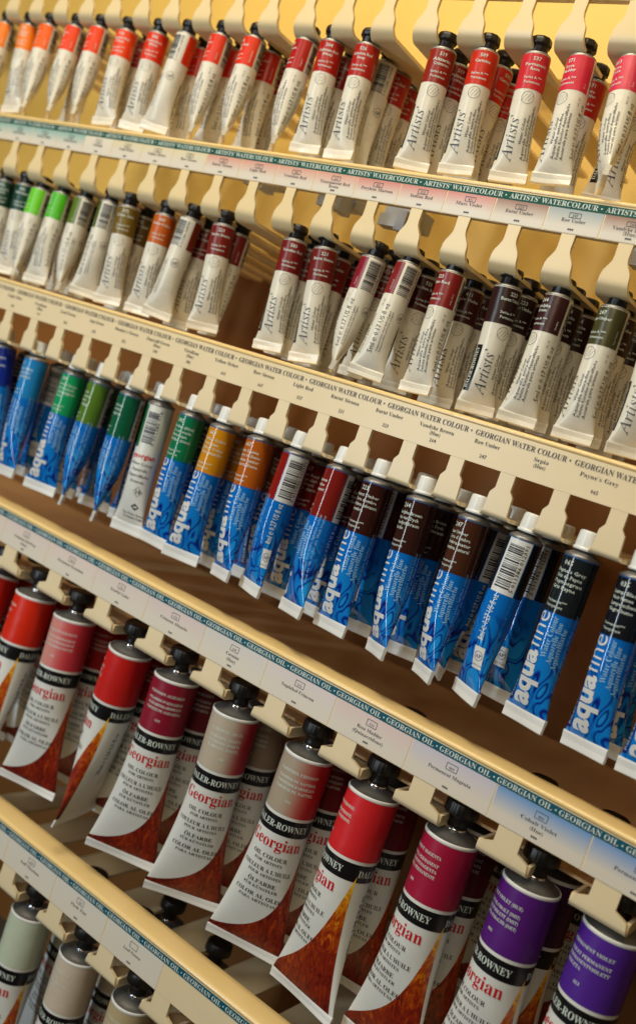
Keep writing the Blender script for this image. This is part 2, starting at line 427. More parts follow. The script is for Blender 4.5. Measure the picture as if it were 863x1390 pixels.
            def st():
                mb = MB(); fn = skin(kind, psi, .0005); ring(mb, fn, D(176), .038, .0048, .0053); put_text(mb, fn, 'AP', .0058, D(176), .036, 'c'); 
                put_text(mb, fn, 'NON TOXIC', .0026, D(176), .027, 'c', 'sans'); return mb
            link('lettering', cached(('lettering', kind, 'seal', psi), st), NAVY, sl)
        else:
            def bc():
                mb = MB(); fn = skin(kind, psi, .0004)
                bars(mb, fn, D(-52), D(-4), L - .058, L - .012, 9, True)
                put_text(mb, fn, '5 011386 014', .006, D(8), L - .06, 'l', 'sans', 0, True, width=.05)
                for i, s in enumerate(('Water Colour', 'Aquarelle', 'Aquarellfarbe', 'Acuarela')):
                    put_text(mb, fn, s, .006, D(-22), .086 - .0085 * i, 'c', 'sans', .005)
                ring(mb, fn, D(-10), .048, .0066, .0072, 4); put_text(mb, fn, '10', .009, D(-10), .045, 'c', 'sans', .015)
                c = (D(-14), .026)
                mb.add([fn(c[0] - .006, c[1]), fn(c[0], c[1] - .005), fn(c[0] + .006, c[1]), fn(c[0], c[1] + .005)], [(0, 1, 2, 3)])
                put_text(mb, fn, 'The Daler Rowney', .0046, c[0], .0135, 'c', 'sans', .01); put_text(mb, fn, 'Company England', .0046, c[0], .0085, 'c', 'sans', .01)
                return mb
            part('barcode', (psi, 'old'), bc, INK)
            def wm():
                mb = MB(); put_text(mb, skin(kind, psi, .0004), 'georgian', .0105, D(-22), .096, 'c', 'sans', .02); return mb
            part('wordmark', (psi, 'old'), wm, RED_INK)
    else:
        part('body', (psi,), lambda: body_mb(kind, psi), WHITE_O)
        part('crimped_end', (psi,), lambda: crimp_mb(kind, psi), WHITE_P)
        def sh():
            mb = MB(); mb.lathe([(r * 1.0, -.003), (r * 1.008, -.0025), (r * 1.008, -.0006), (r * .985, .0002), (r * .96, .0002), (r * .8, .0035), (.0125, .0085), (.0118, .0085)], 40); return mb
        s_ = part('shoulder', (), sh, ALU_D)
        def rm():
            mb = MB(); mb.lathe([(r * 1.002, -.0036), (r * 1.014, -.003), (r * 1.014, .0), (r * .99, .0008), (r * .965, .0004)], 40); return mb
        part('rim', (), rm, WHITE_P)
        def nr():
            mb = MB(); mb.lathe([(.0125, .006), (.0128, .0085), (.0128, .0105), (.0115, .0115), (.0105, .0115)], 32); return mb
        part('neck_ring', (), nr, CHROME)
        def cp():
            mb = MB(); mb.lathe([(.0112, .011), (.0118, .012), (.0108, .0155), (.0104, .022), (.0125, .0245), (.0178, .0252), (.0194, .0268, .018), (.0196, .028, .022), (.0192, .039, .022), (.0178, .0415, .01), (.015, .0418), (.0142, .0408)], 72, ripple=24); mb.disc(.0142, .0408, 72); return mb
        part('cap', (), cp, BLACK)
        band = part('colour_band', (psi,), lambda: patch(kind, psi, 0, 360, L - .0735, L - .003, .00022, 6), tint or colour(rgb, .36))
        def bt():
            mb = MB(); fn = skin(kind, psi, .0004); t = list(text)
            for i, s in enumerate(t[:4]):
                put_text(mb, fn, s, .0052, D(-44), L - .0215 - (.0095 if i else 0) - .0066 * max(0, i - 1), 'l', 'serif', 0, width=min(.052, .00335 * len(s)), res=1)
            if len(t) > 4: put_text(mb, fn, t[4], .0046, D(0), L - .058, 'c', 'serif')
            return mb
        link('lettering', cached(('lettering', kind, 'band', psi, tuple(text)), bt), PALE_INK, band)
        nb = part('name_band', (psi,), lambda: patch(kind, psi, 0, 360, L - .0985, L - .0775, .00022, 3), BLACK_P)
        def nt():
            mb = MB(); fn = skin(kind, psi, .0004)
            put_text(mb, fn, 'DALER-ROWNEY', .0115, 0, L - .0918, 'c', 'serif', 0, width=.078, res=2)
            put_text(mb, fn, 'DALER-ROWNEY', .0115, D(177), L - .0918, 'c', 'serif', 0, width=.078, res=2); return mb
        link('lettering', cached(('lettering', kind, 'name', psi), nt), PALE_INK, nb)
        def wm():
            mb = MB(); fn = skin(kind, psi, .0004); put_text(mb, fn, 'Georgian', .0215, 0, L - .1175, 'c', 'serif', 0, width=.073, res=3); return mb
        part('wordmark', (psi,), wm, RED_INK)
        def lt():
            mb = MB(); fn = skin(kind, psi, .00035); v = L - .1325
            for a, b, wa, wb in (('OIL COLOUR', 'FOR ARTISTS', .046, .036), ('COULEUR A L’HUILE', 'POUR ARTISTES', .066, .042), ('ÖLFARBE', 'FÜR KÜNSTLER', .034, .041), ('COLOR AL OLEO', 'PARA ARTISTAS', .058, .042)):
                put_text(mb, fn, a, .0078, 0, v, 'c', 'serif', -.004, width=wa, res=2); put_text(mb, fn, b, .0056, 0, v - .0068, 'c', 'serif', -.004, width=wb, res=2); v -= .0183
            put_text(mb, fn, '38ml ℮ 1.28 US fl oz', .009, D(150), .07, 'l', 'serif', -.004, True, width=.07)
            for q in range(3): put_text(mb, fn, 'Keep out of reach of children. Made in England', .0045, D(172 + 9 * q), .05, 'l', 'sans', 0, True, width=.09)
            bars(mb, fn, D(202), D(232), .06, .11, 3, True)
            return mb
        part('lettering', (psi, 'body'), lt, INK)
        top = lambda t: .006 + .158 * max(0, (t + 88) / 194) ** 2.5
        part('illustration', (psi,), lambda: patch(kind, psi, -88, 106, .0012, 0, .00025, 14, top), PICT)
    return o

# ------------------------------------------------------------------ display shelves
def hook_mb(x, zt, stations, zr, R, yend, t=.0045, flange=0., railw=.022):
    """moulded hook: narrow neck, wide paddle, bent back into a rail the tubes slide along"""
    mb = MB(); path = []
    for z, hw in stations: path.append((1.0, z, hw, (0, 1)))
    hw_ = stations[-1][1]; zc = zr + R
    for i in range(1, 9):
        a = i / 8 * PI / 2
        path.append((1.0 + R * (1 - math.cos(a)), zc - R * math.sin(a), hw_ + (railw - hw_) * i / 8, (math.sin(a), math.cos(a))))
    for i in range(1, 7): path.append((1.0 + R + (yend - 1 - R) * i / 6, zr, railw, (1, 0)))
    fr = [[(x - hw, y, z), (x + hw, y, z)] for y, z, hw, n in path]
    bk = [[(x - hw, y + t * n[1], z + t * n[0]), (x + hw, y + t * n[1], z + t * n[0])] for y, z, hw, n in path]
    mb.grid(fr, flip=True); mb.grid(bk)
    for k in (0, 1): mb.grid([[a[k], b[k]] for a, b in zip(fr, bk)], flip=(k == 1))
    if flange:
        for s in (-1, 1):
            x0 = x + s * railw; x1 = x + s * (railw - .004)
            mb.box(min(x0, x1), max(x0, x1), 1.0 + R * .6, 1.046, zr + t - .0005, zr + t + flange)
    return mb

def shelf(label, zl, zb, pitch, x0, n, stations, zr, R, yend, band, letters, cards, strip_mat, hookmat, flange=0., railw=.022, xr=(-2.1, .25), lip=True, period=.1, tsize=.0083, bandh=.0093):
    """zl: top of the front strip, zb: its lower edge"""
    o = empty('display_shelf', (0, 0, 0), label, 'display shelf', 'shelves of the paint display')
    if lip:
        mb = MB(); mb.box(xr[0], xr[1], 1.0, 1.009, zb, zl - .0065); link('front_strip', mb.mesh('front_strip'), strip_mat, o)
        mb = MB(); d = .042
        prof = [(.0005, zl - .0064), (-.0006, zl - .005), (-.0006, zl - .003), (.0012, zl - .0008), (.004, zl), (d * .7, zl + .0006), (d - .003, zl), (d, zl - .002), (d, zl - .006), (d - .003, zl - .0075), (.0095, zl - .0075)]
        rows = [[(xr[0] + (xr[1] - xr[0]) * i / 12, 1.0 + y, z) for y, z in prof] for i in range(13)]
        mb.grid(rows, True); link('top_edge', mb.mesh('top_edge'), LIP, o)
        F = lambda y: (lambda u, v: (u, y, v))
        if band:
            zt = zl - .0075; mb = MB(); mb.box(xr[0], xr[1], .9995, 1.0005, zt - bandh, zt)
            b = link('printed_band', mb.mesh('printed_band'), band, o)
            mb = MB(); k = 0; x = xr[0] + .03
            while x < xr[1] - period:
                put_text(mb, F(.9992), letters + ' •', tsize, x, zt - bandh * .80, 'l', 'serif', 0, width=period * .965, res=2); x += period
            link('lettering', mb.mesh('lettering'), PALE_INK, b)
        else:
            mb = MB(); x = xr[0] + .03
            while x < xr[1] - period:
                put_text(mb, F(.9995), letters + ' •', tsize, x, zl - .0172, 'l', 'serif', 0, width=period * .965, res=2); x += period
            link('lettering', mb.mesh('lettering'), GREY_INK, o)
        for x, tintc, num, l1, l2 in cards:
            w = pitch
            if band:
                zt = zl - .0075 - bandh - .0004; mb = MB(); mb.box(x - w / 2 + .0008, x + w / 2 - .0008, .9996, 1.0005, zb + .0008, zt)
                c = link('name_card', mb.mesh('name_card'), card_print(tintc, (226, 216, 200), zt, zb), o)
                mb = MB(); fn = F(.9993); h = zt - zb; big = h > .038
                s = .0062 if big else .0058
                put_text(mb, fn, num, s * .8, x, zt - h * .30, 'c', 'sans')
                for e in (-1, 1): quad(mb, fn, x + e * .0068 - .0003, x + e * .0068 + .0003, zt - h * .33, zt - h * .13)
                for e in (.13, .33): quad(mb, fn, x - .0068, x + .0068, zt - h * e - .0003, zt - h * e + .0003)
                put_text(mb, fn, l1, s, x, zt - h * .52, 'c', 'serif', -.006, width=min(w * .88, .0032 * len(l1) * (s / .0058)), res=1)
                if l2: put_text(mb, fn, l2, s, x, zt - h * .70, 'c', 'serif', -.006, width=min(w * .85, .0031 * len(l2) * (s / .0058)), res=1)
                put_text(mb, fn, '***', s, x, zt - h * .92, 'c', 'sans', .02)
                link('lettering', mb.mesh('lettering'), GREY_INK, c)
            else:
                mb = MB(); fn = F(.9995)
                put_text(mb, fn, l1, .0066, x, zl - .0262, 'c', 'serif', -.006, width=min(w * .85, .0036 * len(l1)))
                if l2: put_text(mb, fn, l2, .0062, x, zl - .0325, 'c', 'serif', -.006)
                put_text(mb, fn, num, .0058, x, zl - .0405, 'c', 'sans', .01)
                link('lettering', mb.mesh('lettering'), GREY_INK, o)
    for i in range(n):
        x = x0 + pitch * i
        link('hook', hook_mb(x, zb, stations, zr, R, yend, flange=flange, railw=railw).mesh('hook'), hookmat, o)
    return o


PAL = dict(teal=(150, 190, 180), cream=(232, 222, 200), ochre=(228, 214, 176), pink=(222, 160, 140), pink2=(214, 130, 115), umber=(160, 112, 88), grey=(160, 172, 172))
P1 = .0647
PO = .1060
# curved hooks of the two upper shelves
ST0 = lambda a, zt: [(zt, .0082), (a + .024, .0078), (a + .019, .0086), (a + .014, .0112), (a + .009, .0144), (a + .004, .0160), (a, .0163)]
shelf('cream shelf at the very top, its curved hooks holding orange and red tubes', .62, .556, P1, -.491 - 18 * .0645, 23, ST0(.5180, .5558), .502, .016, 1.40, None, 'FINEST WATER COLOUR', [], CREAM, CREAM, railw=.0195)
nm = [('065', 'Payne’s Grey', ''), ('375', 'Sap Green', ''), ('352', 'Hooker’s Green', ''), ('338', 'Emerald', '(Hue)'), ('382', 'Viridian', ''), ('651', 'Green Gold', ''), ('367', 'Leaf Green', ''), ('635', 'Gamboge', ''), ('620', 'Olive Green', ''), ('663', 'Gold Ochre', ''),
      ('620', 'Green Umber', ''), ('634', 'Chartreuse', ''), ('651', 'Gamboge', ''), ('663', 'Gold Ochre', ''), ('663', 'Yellow Ochre', ''), ('667', 'Raw Sienna', ''), ('221', 'Burnt Sienna', ''), ('527', 'Light Red', ''), ('583', 'Venetian Red', ''),
      ('261', 'Transparent Red', 'Brown'), ('421', 'Perylene Maroon', ''), ('523', 'Indian Red', ''), ('411', 'Mars Violet', ''), ('223', 'Burnt Umber', ''), ('247', 'Raw Umber', ''), ('264', 'Vandyke Brown', '(Hue)'), ('065', 'Payne’s Grey', '')]
tn = ['teal'] * 12 + ['cream', 'ochre', 'ochre', 'ochre', 'pink', 'pink', 'pink', 'pink', 'pink2', 'pink2', 'pink2', 'umber', 'grey', 'umber', 'grey']
c1 = [(-.802 + (i - 19) * .0662, PAL[t]) + a for i, (a, t) in enumerate(zip(nm, tn))]
shelf('cream shelf with a dark green printed band under the orange and red tubes', .3405, .2965, .0662, -.432 - 18 * P1, 23, ST0(.2575, .2963), .2415, .016, 1.44, GREENB, 'ARTISTS’ WATERCOLOUR', [c for c in c1 if c[0] > -1.75], CREAM, CREAM, railw=.0195, period=.1165)
nm2 = [('065', 'Payne’s Grey', ''), ('', 'Sepia', '(Hue)'), ('247', 'Raw Umber', ''), ('264', 'Vandyke Brown', '(Hue)'), ('223', 'Burnt Umber', ''), ('221', 'Burnt Sienna', ''), ('527', 'Light Red', ''), ('667', 'Raw Sienna', ''), ('663', 'Yellow Ochre', ''),
       ('382', 'Viridian', '(Hue)'), ('338', 'Emerald Green', '(Hue)'), ('352', 'Hooker’s Green', ''), ('375', 'Sap Green', ''), ('366', 'Leaf Green', ''), ('111', 'Cerulean', '(Hue)'), ('100', 'Light Blue', ''), ('139', 'Prussian Blue', '')]
ST2 = [(.0283, .0092), (.0105, .0092), (.0085, .0106), (.0045, .0136), (.003, .0140), (-.016, .0148)]
shelf('cream shelf without coloured band, grey lettering on it, above the blue tubes', .0765, .0285, P1, -.3065 - 17 * .0651, 22, ST2, -.0225, .0055, 1.60, None, 'GEORGIAN WATER COLOUR', [(-.345 - i * .0667, None) + a for i, a in enumerate(nm2)], CREAM_W, CREAM_W, railw=.0195, period=.121, tsize=.0088)
nm3 = [('', 'Permanent Violet', '', (120, 160, 215)), ('406', 'Cobalt Violet', '(Hue)', (110, 158, 214)), ('409', 'Permanent Magenta', '', (205, 200, 215)), ('561', 'Rose Madder', '(Quinacridone)', (225, 200, 196)), ('512', 'Naphthol Crimson', '', (222, 208, 206)), ('509', 'Carmine', '(Hue)', (216, 210, 206)),
       ('515', 'Crimson Alizarin', '', (222, 202, 200)), ('571', 'Scarlet Lake', '', (222, 206, 200)), ('552', 'Permanent Geranium', '', (228, 208, 200)), ('504', 'Cadmium Red Deep', '(Hue)', (226, 208, 200)), ('503', 'Cadmium Red', '(Hue)', (228, 208, 196))]
ST3 = [(-.3182, .0142), (-.3365, .0142), (-.3385, .0170), (-.3425, .0272), (-.344, .0282), (-.3495, .0292)]
oil_shelf = shelf('cream shelf with a long teal printed band, above the big white oil tubes', -.2635, -.318, .1085, -.22 - 10 * PO, 14, ST3, -.3565, .007, 1.60, TEALB, 'GEORGIAN OIL', [(-.171 - i * .1085, a[3], a[0], a[1], a[2]) for i, a in enumerate(nm3)], CREAM_W, CREAM_W, flange=.0085, railw=.0310, period=.0722)
# this shelf sags a little towards its right end
_a = rad(.65); _p = Vector((-.75, 1.0, -.29)) * U
oil_shelf.rotation_euler = (0, _a, 0); oil_shelf.location = _p - Matrix.Rotation(_a, 3, 'Y') @ _p
nm4 = [('', 'Leaf Green', ''), ('257', 'Flesh Tint', ''), ('024', 'Buff Titanium', ''), ('009', 'Titanium White', '')]
ST4 = [(z - .415, w) for z, w in ST3]
shelf('lowest cream shelf with a teal printed band, crossing the bottom left corner', -.6780, -.733, .1070, -.78 - 4 * .1, 9, ST4, -.7715, .007, 1.60, TEALB, 'GEORGIAN OIL', [(-.712 - i * .108, (222, 216, 204), a[0], a[1], a[2]) for i, a in enumerate(nm4)], CREAM_W, CREAM_W, flange=.0085, railw=.0310, period=.0722)

# ------------------------------------------------------------------ boards behind and between the shelves
def board(name, mat, x0, x1, y0, y1, z0, z1, label, cat):
    mb = MB(); mb.box(x0, x1, y0, y1, z0, z1); o = link(name, mb.mesh(name), mat)
    o['kind'] = 'structure'; return o
board('wall', SHADED, -3.2, .9, 1.62, 1.66, -1.3, .30, '', '')
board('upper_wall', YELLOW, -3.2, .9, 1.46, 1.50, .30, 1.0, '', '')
def thing(name, mat, boxes, label, cat, group=None):
    mb = MB()
    for b in boxes: mb.box(*b)
    o = link(name, mb.mesh(name), mat); o['label'] = label; o['category'] = cat
    if group: o['group'] = group
    return o
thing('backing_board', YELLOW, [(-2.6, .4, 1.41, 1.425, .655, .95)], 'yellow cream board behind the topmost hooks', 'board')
thing('shelf_board', BROWN, [(-2.3, .3, 1.0465, 1.60, -.3500, -.3465)], 'glossy brown board under the blue tubes', 'board')
for x, y, z, l in ((-1.01, 1.10, .336, 'leftmost'), (-.865, 1.10, .324, 'second from left'), (-.755, 1.10, .312, 'third from left'), (-.405, 1.10, .318, 'rightmost')):
    thing('plastic_clip', GREYPL, [(x - .03, x + .03, y, y + .03, z - .012, z + .012), (x - .022, x + .01, y - .02, y, z - .02, z - .004), (x + .012, x + .026, y - .03, y, z - .026, z)], 'grey plastic clip behind the curved hooks of the second shelf, ' + l, 'clip', 'grey clips behind the hooks')

# ------------------------------------------------------------------ the tubes
ORD = ['first', 'second', 'third', 'fourth', 'fifth', 'sixth', 'seventh', 'eighth', 'ninth', 'tenth', 'eleventh', 'twelfth', 'thirteenth', 'fourteenth', 'fifteenth', 'sixteenth', 'seventeenth', 'eighteenth', 'nineteenth', 'twentieth']
def row(kind, rowname, y, z, dy, data, size):
    L = SPEC[kind]['L']; grp = size + ' paint tubes hanging in the ' + rowname + ' row'
    for i, d in enumerate(data):
        x, xb, yaw, flat, rgb, desc, text = d[:7]; extra = d[7] if len(d) > 7 else {}
        lx = math.degrees(math.atan((xb - x) / L)); ly = random.uniform(-1.2, 1.0)
        lean = (-lx, ly)
        lab = '%s tube, %s, %s from left in %s row front' % (size, desc, ORD[i], rowname)
        build_tube(kind, (x, y, z + random.uniform(-.0015, .0015)), yaw, flat, rgb, lab, grp, text, lean, extra.get('style', ''), extra.get('tint'))
        for j, b in enumerate(extra.get('behind', ())):
            brgb, bdesc, byaw, bflat = b[:4]; yy = y + (b[4] if len(b) > 4 else dy * (j + 1))
            where = ('directly behind', 'second behind', 'third behind', 'fourth behind')[j]
            lab = '%s tube, %s, %s %s front tube of %s row' % (size, bdesc, where, ORD[i], rowname)
            build_tube(kind, (x + random.uniform(-.004, .004), yy, z + random.uniform(-.003, .002)), byaw, bflat, brgb, lab, grp, b[5] if len(b) > 5 else text, (random.uniform(-2, 2), random.uniform(-2, 1)))

O1, O2, O3, R1, R2, R3, R4 = (250, 128, 20), (250, 98, 14), (240, 66, 14), (226, 52, 16), (206, 36, 18), (178, 28, 18), (150, 22, 16)
row('small', 'top', 1.022, .498, .042, [
 (-1.621, -1.609, -35, -40, O1, 'amber top', ('619', 'Cadmium', 'Yellow')),
 (-1.555, -1.541, 6, 6, O1, 'light orange top', ('618', 'Cadmium', 'Orange')),
 (-1.502, -1.486, -38, -40, O2, 'orange top and pinched end', ('620', 'Cadmium', 'Orange')),
 (-1.433, -1.419, -36, -38, O3, 'vermilion top, turned edge-on', ('588', 'Vermilion', '(Hue)'), {'behind': [(R2, 'red top', 10, 15)]}),
 (-1.373, -1.360, -38, -40, O3, 'vermilion top, turned sideways', ('503', 'Cadmium', 'Red')),
 (-1.307, -1.297, 7, 7, O3, 'red-orange top, face on', ('503', 'Cadmium Red', '(Hue)'), {'behind': [(R3, 'dull red top', -20, 0)]}),
 (-1.235, -1.233, 20, 22, R1, 'scarlet top, leaning wide', ('588', 'Vermilion', '(Hue)')),
 (-1.174, -1.169, -157, 23, R1, 'barcode side out and red edge', ('504', 'Cadmium', ''), {'behind': [(R1, 'scarlet top', -20, 10)]}),
 (-1.103, -1.096, -42, -42, R1, 'scarlet top and barcode edge', ('502', 'Cadmium', 'Red'), {'behind': [(R1, 'scarlet strip', -60, 40)]}),
 (-1.037, -1.025, -42, -42, R1, 'scarlet top and side barcode', ('504', 'Cadmium Red', 'Deep'), {'behind': [(R2, 'red top', -30, 0), (R3, 'dark red top', 10, 10)]}),
 (-.943, -.938, -45, -45, R3, 'dark red top, turned edge-on', ('513', 'Crimson', '')),
 (-.899, -.889, 15, 15, R3, 'brick red top', ('504', 'Cadmium Red', '(Hue)'), {'behind': [(R4, 'dark red top', -10, 0), (R4, 'dark red top', 10, 0), (R4, 'red top', 0, 0)]}),
 (-.839, -.831, 5, 5, R3, 'dark scarlet top, face on', ('526', 'Cadmium Red', 'Deep'), {'behind': [(R3, 'barcode side', -120, 0, .046), (R3, 'red top', 10, 10, .082), (R3, 'red top', 20, 10, .120)]}),
 (-.723, -.716, 24, 24, (150, 36, 18), 'brown-red top', ('519', 'Alizarin', 'Crimson'), {'behind': [(R4, 'dark red top', 40, 25), (R4, 'dark red top', 0, 0), (R4, 'red top', 0, 0)]}),
 (-.663, -.651, 12, 12, (204, 42, 18), 'bright red top, face on', ('509', 'Carmine', ''), {'behind': [(R2, 'red top, black plate', 62, 20), (R2, 'red top', 20, 20), (R3, 'red top', 0, 0)]}),
 (-.595, -.581, 19, 19, (210, 44, 52), 'rose red top', ('537', 'Permanent', 'Rose')),
 (-.538, -.518, -30, 20, (214, 40, 66), 'pinkish red top beside white strip', ('571', 'Rose', 'Madder'), {'behind': [(R3, 'dark red top', 10, 10, .055)]}),
 (-.479, -.448, -46, -55, (216, 50, 82), 'pink top and pinched end', ('413', 'Rose', 'Dore'), {'behind': [(R2, 'crimson top', 45, 10)]}),
], 'small cream')
G1 = (20, 62, 44); DR = (122, 26, 22); MA = (70, 22, 22); UM = (46, 22, 20)
row('small', 'second', 1.022, .232, .040, [
 (-1.489, -1.475, 22, 22, G1, 'dark green top', ('352', 'Hooker’s', 'Green')),
 (-1.435, -1.425, 25, 25, (16, 66, 52), 'deep bottle green top', ('382', 'Viridian', ''), {'behind': [(G1, 'dark green top', 0, 0)]}),
 (-1.392, -1.383, -38, -40, (108, 206, 30), 'lime green top and pinched end', ('351', 'Lime', 'Green'), {'behind': [((64, 170, 160), 'turquoise top', 20, 10)]}),
 (-1.338, -1.328, -30, 15, (82, 190, 28), 'grass green top', ('355', 'Leaf', 'Green'), {'behind': [(G1, 'dark green top', 20, 10)]}),
 (-1.282, -1.281, -80, -37, (96, 118, 34), 'barcode outwards, pinched end', ('375', 'Sap', 'Green'), {'behind': [(G1, 'dark green top', 20, 10)]}),
 (-1.223, -1.224, -110, 33, (84, 100, 40), 'barcode outwards, wide flat end', ('363', 'Terre', 'Verte')),
 (-1.180, -1.168, 24, 24, (118, 94, 26), 'olive top', ('372', 'Green Gold', ''), {'behind': [((96, 72, 20), 'dark olive top', 15, 15)]}),
 (-1.098, -1.096, 20, 20, (196, 92, 22), 'orange ochre top', ('663', 'Yellow Ochre', '')),
 (-1.046, -1.039, -150, 30, (130, 44, 22), 'barcode and brown edge', ('667', 'Raw Sienna', ''), {'behind': [(DR, 'rust red top', 12, 10)]}),
 (-.982, -.967, 22, 30, DR, 'dark red top beside empty gap', ('221', 'Burnt Sienna', ''), {'behind': [(DR, 'dark red top', -30, -10, .034)]}),
 (-.851, -.841, 25, 12, DR, 'dark red top right of gap', ('583', 'Venetian Red', ''), {'behind': [(DR, 'dark red top', 0, 0), (DR, 'red top', 0, 0), (DR, 'red top', 9, 0)]}),
 (-.798, -.780, 22, 12, (116, 28, 24), 'reddish brown top', ('221', 'Burnt Sienna', ''), {'behind': [(DR, 'wine red top', 10, -10), (DR, 'red top', 0, 0), (DR, 'red top', 9, 0)]}),
 (-.721, -.715, -100, -50, (138, 22, 40), 'wine red strip and barcode', ('421', 'Perylene', 'Maroon'), {'behind': [(DR, 'wine red top', 10, 0), (MA, 'maroon top', 0, 0)]}),
 (-.668, -.654, -98, 20, (132, 30, 30), 'brick red strip and barcode', ('523', 'Indian Red', ''), {'behind': [(MA, 'maroon top', 45, 30), (MA, 'maroon top', 0, 0)]}),
 (-.605, -.599, -34, -8, (136, 30, 28), 'red-brown top', ('523', 'Indian Red', ''), {'behind': [(MA, 'maroon top', 12, 10, .052, ('411', 'Mars Violet', '')), (MA, 'maroon top', 0, 0, .09), (MA, 'maroon top', 0, 0, .13)]}),
 (-.530, -.521, 46, 38, UM, 'blackish brown top, black name plate', ('223', 'Burnt Umber', ''), {'behind': [(UM, 'blackish top', 20, 10), (UM, 'blackish top', 0, 0), (UM, 'dark top', 0, 0)]}),
 (-.466, -.462, -42, 14, (62, 26, 26), 'purplish brown top', ('264', 'Vandyke', 'Brown'), {'behind': [(UM, 'blackish top', 15, 10), (UM, 'blackish top', 0, 0), (UM, 'dark top', 0, 0)]}),
 (-.400, -.395, -34, 10, (72, 68, 34), 'dull olive brown top', ('247', 'Raw Umber', ''), {'behind': [(UM, 'dark brown top', 20, 10), (UM, 'dark top', 0, 0), (UM, 'dark top', 0, 0)]}),
 (-.345, -.336, 15, 28, (58, 60, 62), 'grey top', ('065', 'Payne’s', 'Grey')),
], 'small white')
BL = (16, 96, 186); BRN = (58, 26, 20)
row('aqua', 'third', 1.022, -.030, .052, [
 (-1.361, -1.322, 0, 0, (18, 40, 132), 'dark blue top', ('123', 'Ultramarine', 'Outremer', 'Ultramarin', 'Ultramar'), {'behind': [((18, 30, 90), 'navy top', 0, 0)]}),
 (-1.275, -1.264, -22, 0, (34, 130, 196), 'sky blue top', ('111', 'Cerulean (Hue)', 'Bleu ceruleum', 'Coelinblau', 'Azul'), {'behind': [((20, 30, 80), 'dark navy top', -150, 10), ((20, 30, 70), 'dark navy top', 0, 0)]}),
 (-1.179, -1.182, 4, 20, (24, 152, 92), 'bright green top', ('338', 'Emerald Green', 'Vert emeraude', 'Smaragdgrun', 'Verde'), {'behind': [((20, 40, 60), 'dark top', 20, 0), ((24, 60, 60), 'dark top', -20, 0)]}),
 (-1.118, -1.119, -46, -44, (84, 120, 40), 'leaf green top', ('375', 'Sap Green', 'Vert de vessie', 'Saftgrun', 'Verde vejiga'), {'behind': [((60, 90, 40), 'green top', 60, 10)]}),
 (-1.049, -1.050, -48, -42, (18, 92, 62), 'dark green top, pinched', ('352', 'Hooker’s Green', 'Vert de Hooker', 'Hookersgrun', 'Verde'), {'behind': [((20, 60, 60), 'dark green top', 30, 10)]}),
 (-.988, -.982, 50, 2, (22, 110, 66), 'all white body and barcode', ('382', 'Viridian', ''), {'style': 'old'}),
 (-.925, -.926, -4, -7, (18, 116, 76), 'viridian green top', ('382', 'Viridian (Hue)', 'Vert emeraude', 'Viridian', 'Viridian (tono)'), {'behind': [((18, 80, 60), 'green top', 10, 10)]}),
 (-.865, -.865, 0, 8, (206, 138, 22), 'golden ochre top', ('663', 'Yellow Ochre', 'Ocre jaune', 'Lichter Ocker', 'Ocre amarillo'), {'behind': [((190, 120, 22), 'ochre top', 2, 0), ((150, 96, 24), 'ochre top', 0, 10)]}),
 (-.798, -.787, -12, -33, (178, 92, 24), 'brown orange top', ('667', 'Raw Sienna', 'Terre de Sienne', 'Siena natur', 'Tierra Siena'), {'behind': [((130, 66, 22), 'brown top', 40, 0), ((110, 60, 24), 'brown top', 10, 0)]}),
 (-.735, -.732, -129, -17, (140, 28, 22), 'barcode outwards and red edge', ('527', 'Light Red', ''), {'behind': [((122, 24, 20), 'dark red top', 0, 0, .05, ('527', 'Light Red', 'Rouge clair', 'Hellrot', 'Rojo claro'))]}),
 (-.664, -.651, -72, -20, (124, 30, 24), 'rust red top beside barcode', ('221', 'Burnt Sienna', 'Sienne brulee', 'Siena gebrannt', 'Siena'), {'behind': [((90, 26, 22), 'dark red top', 10, 0), ((60, 26, 22), 'brown top', 0, 0)]}),
 (-.607, -.603, -14, -13, BRN, 'dark brown top', ('223', 'Burnt Umber', 'Terre d’ombre', 'Umbra gebrannt', 'Sombra'), {'behind': [(BRN, 'brown top', 170, 10, .055), (BRN, 'brown top', 0, 0, .11)]}),
 (-.543, -.533, -24, -37, (54, 28, 22), 'chocolate brown top', ('264', 'Vandyke Brown', 'Brun van Dyck', 'Vandyckbraun', 'Pardo'), {'behind': [((48, 26, 22), 'dark brown top', -4, 8, .06), ((40, 26, 22), 'brown top', 0, 0)]}),
 (-.472, -.468, -26, -41, (72, 40, 26), 'medium brown top', ('247', 'Raw Umber', 'Terre d’ombre', 'Umbra natur', 'Sombra natural'), {'behind': [((40, 28, 24), 'black brown top', -95, -50, .06), ((36, 26, 24), 'black brown top', 0, 0)]}),
 (-.406, -.401, -172, -41, (26, 30, 32), 'barcode outwards and black edge', ('033', 'Ivory Black', ''), {'behind': [((30, 30, 34), 'barcode outwards', 172, -10, .065), ((26, 26, 30), 'black top', 0, 0)]}),
 (-.340, -.339, -18, -25, (30, 36, 40), 'black top', ('065', 'Payne’s Grey', 'Gris de Payne', 'Paynesgrau', 'Gris Payne')),
 (-.278, -.270, -18, -25, (26, 28, 36), 'inky black top', ('035', 'Lamp Black', 'Noir fumee', 'Lampenschwarz', 'Negro humo'), {'behind': [((26, 30, 40), 'black top', 30, -20), ((26, 30, 40), 'black top', 0, -10)]}),
 (-.214, -.206, -10, -10, (40, 60, 110), 'blue black top', ('100', 'Indigo', '')),
], 'blue and white')
F1 = faded('bleached_pink_print', (190, 176, 156), (176, 26, 48), .004, .030)
F2 = faded('bleached_red_print', (172, 156, 136), (190, 30, 34), -.004, .030)
F3 = faded('bleached_rose_print', (214, 150, 138), (206, 58, 72), -.018, .030)
def rx(x): return x * 1.03 / 1.02
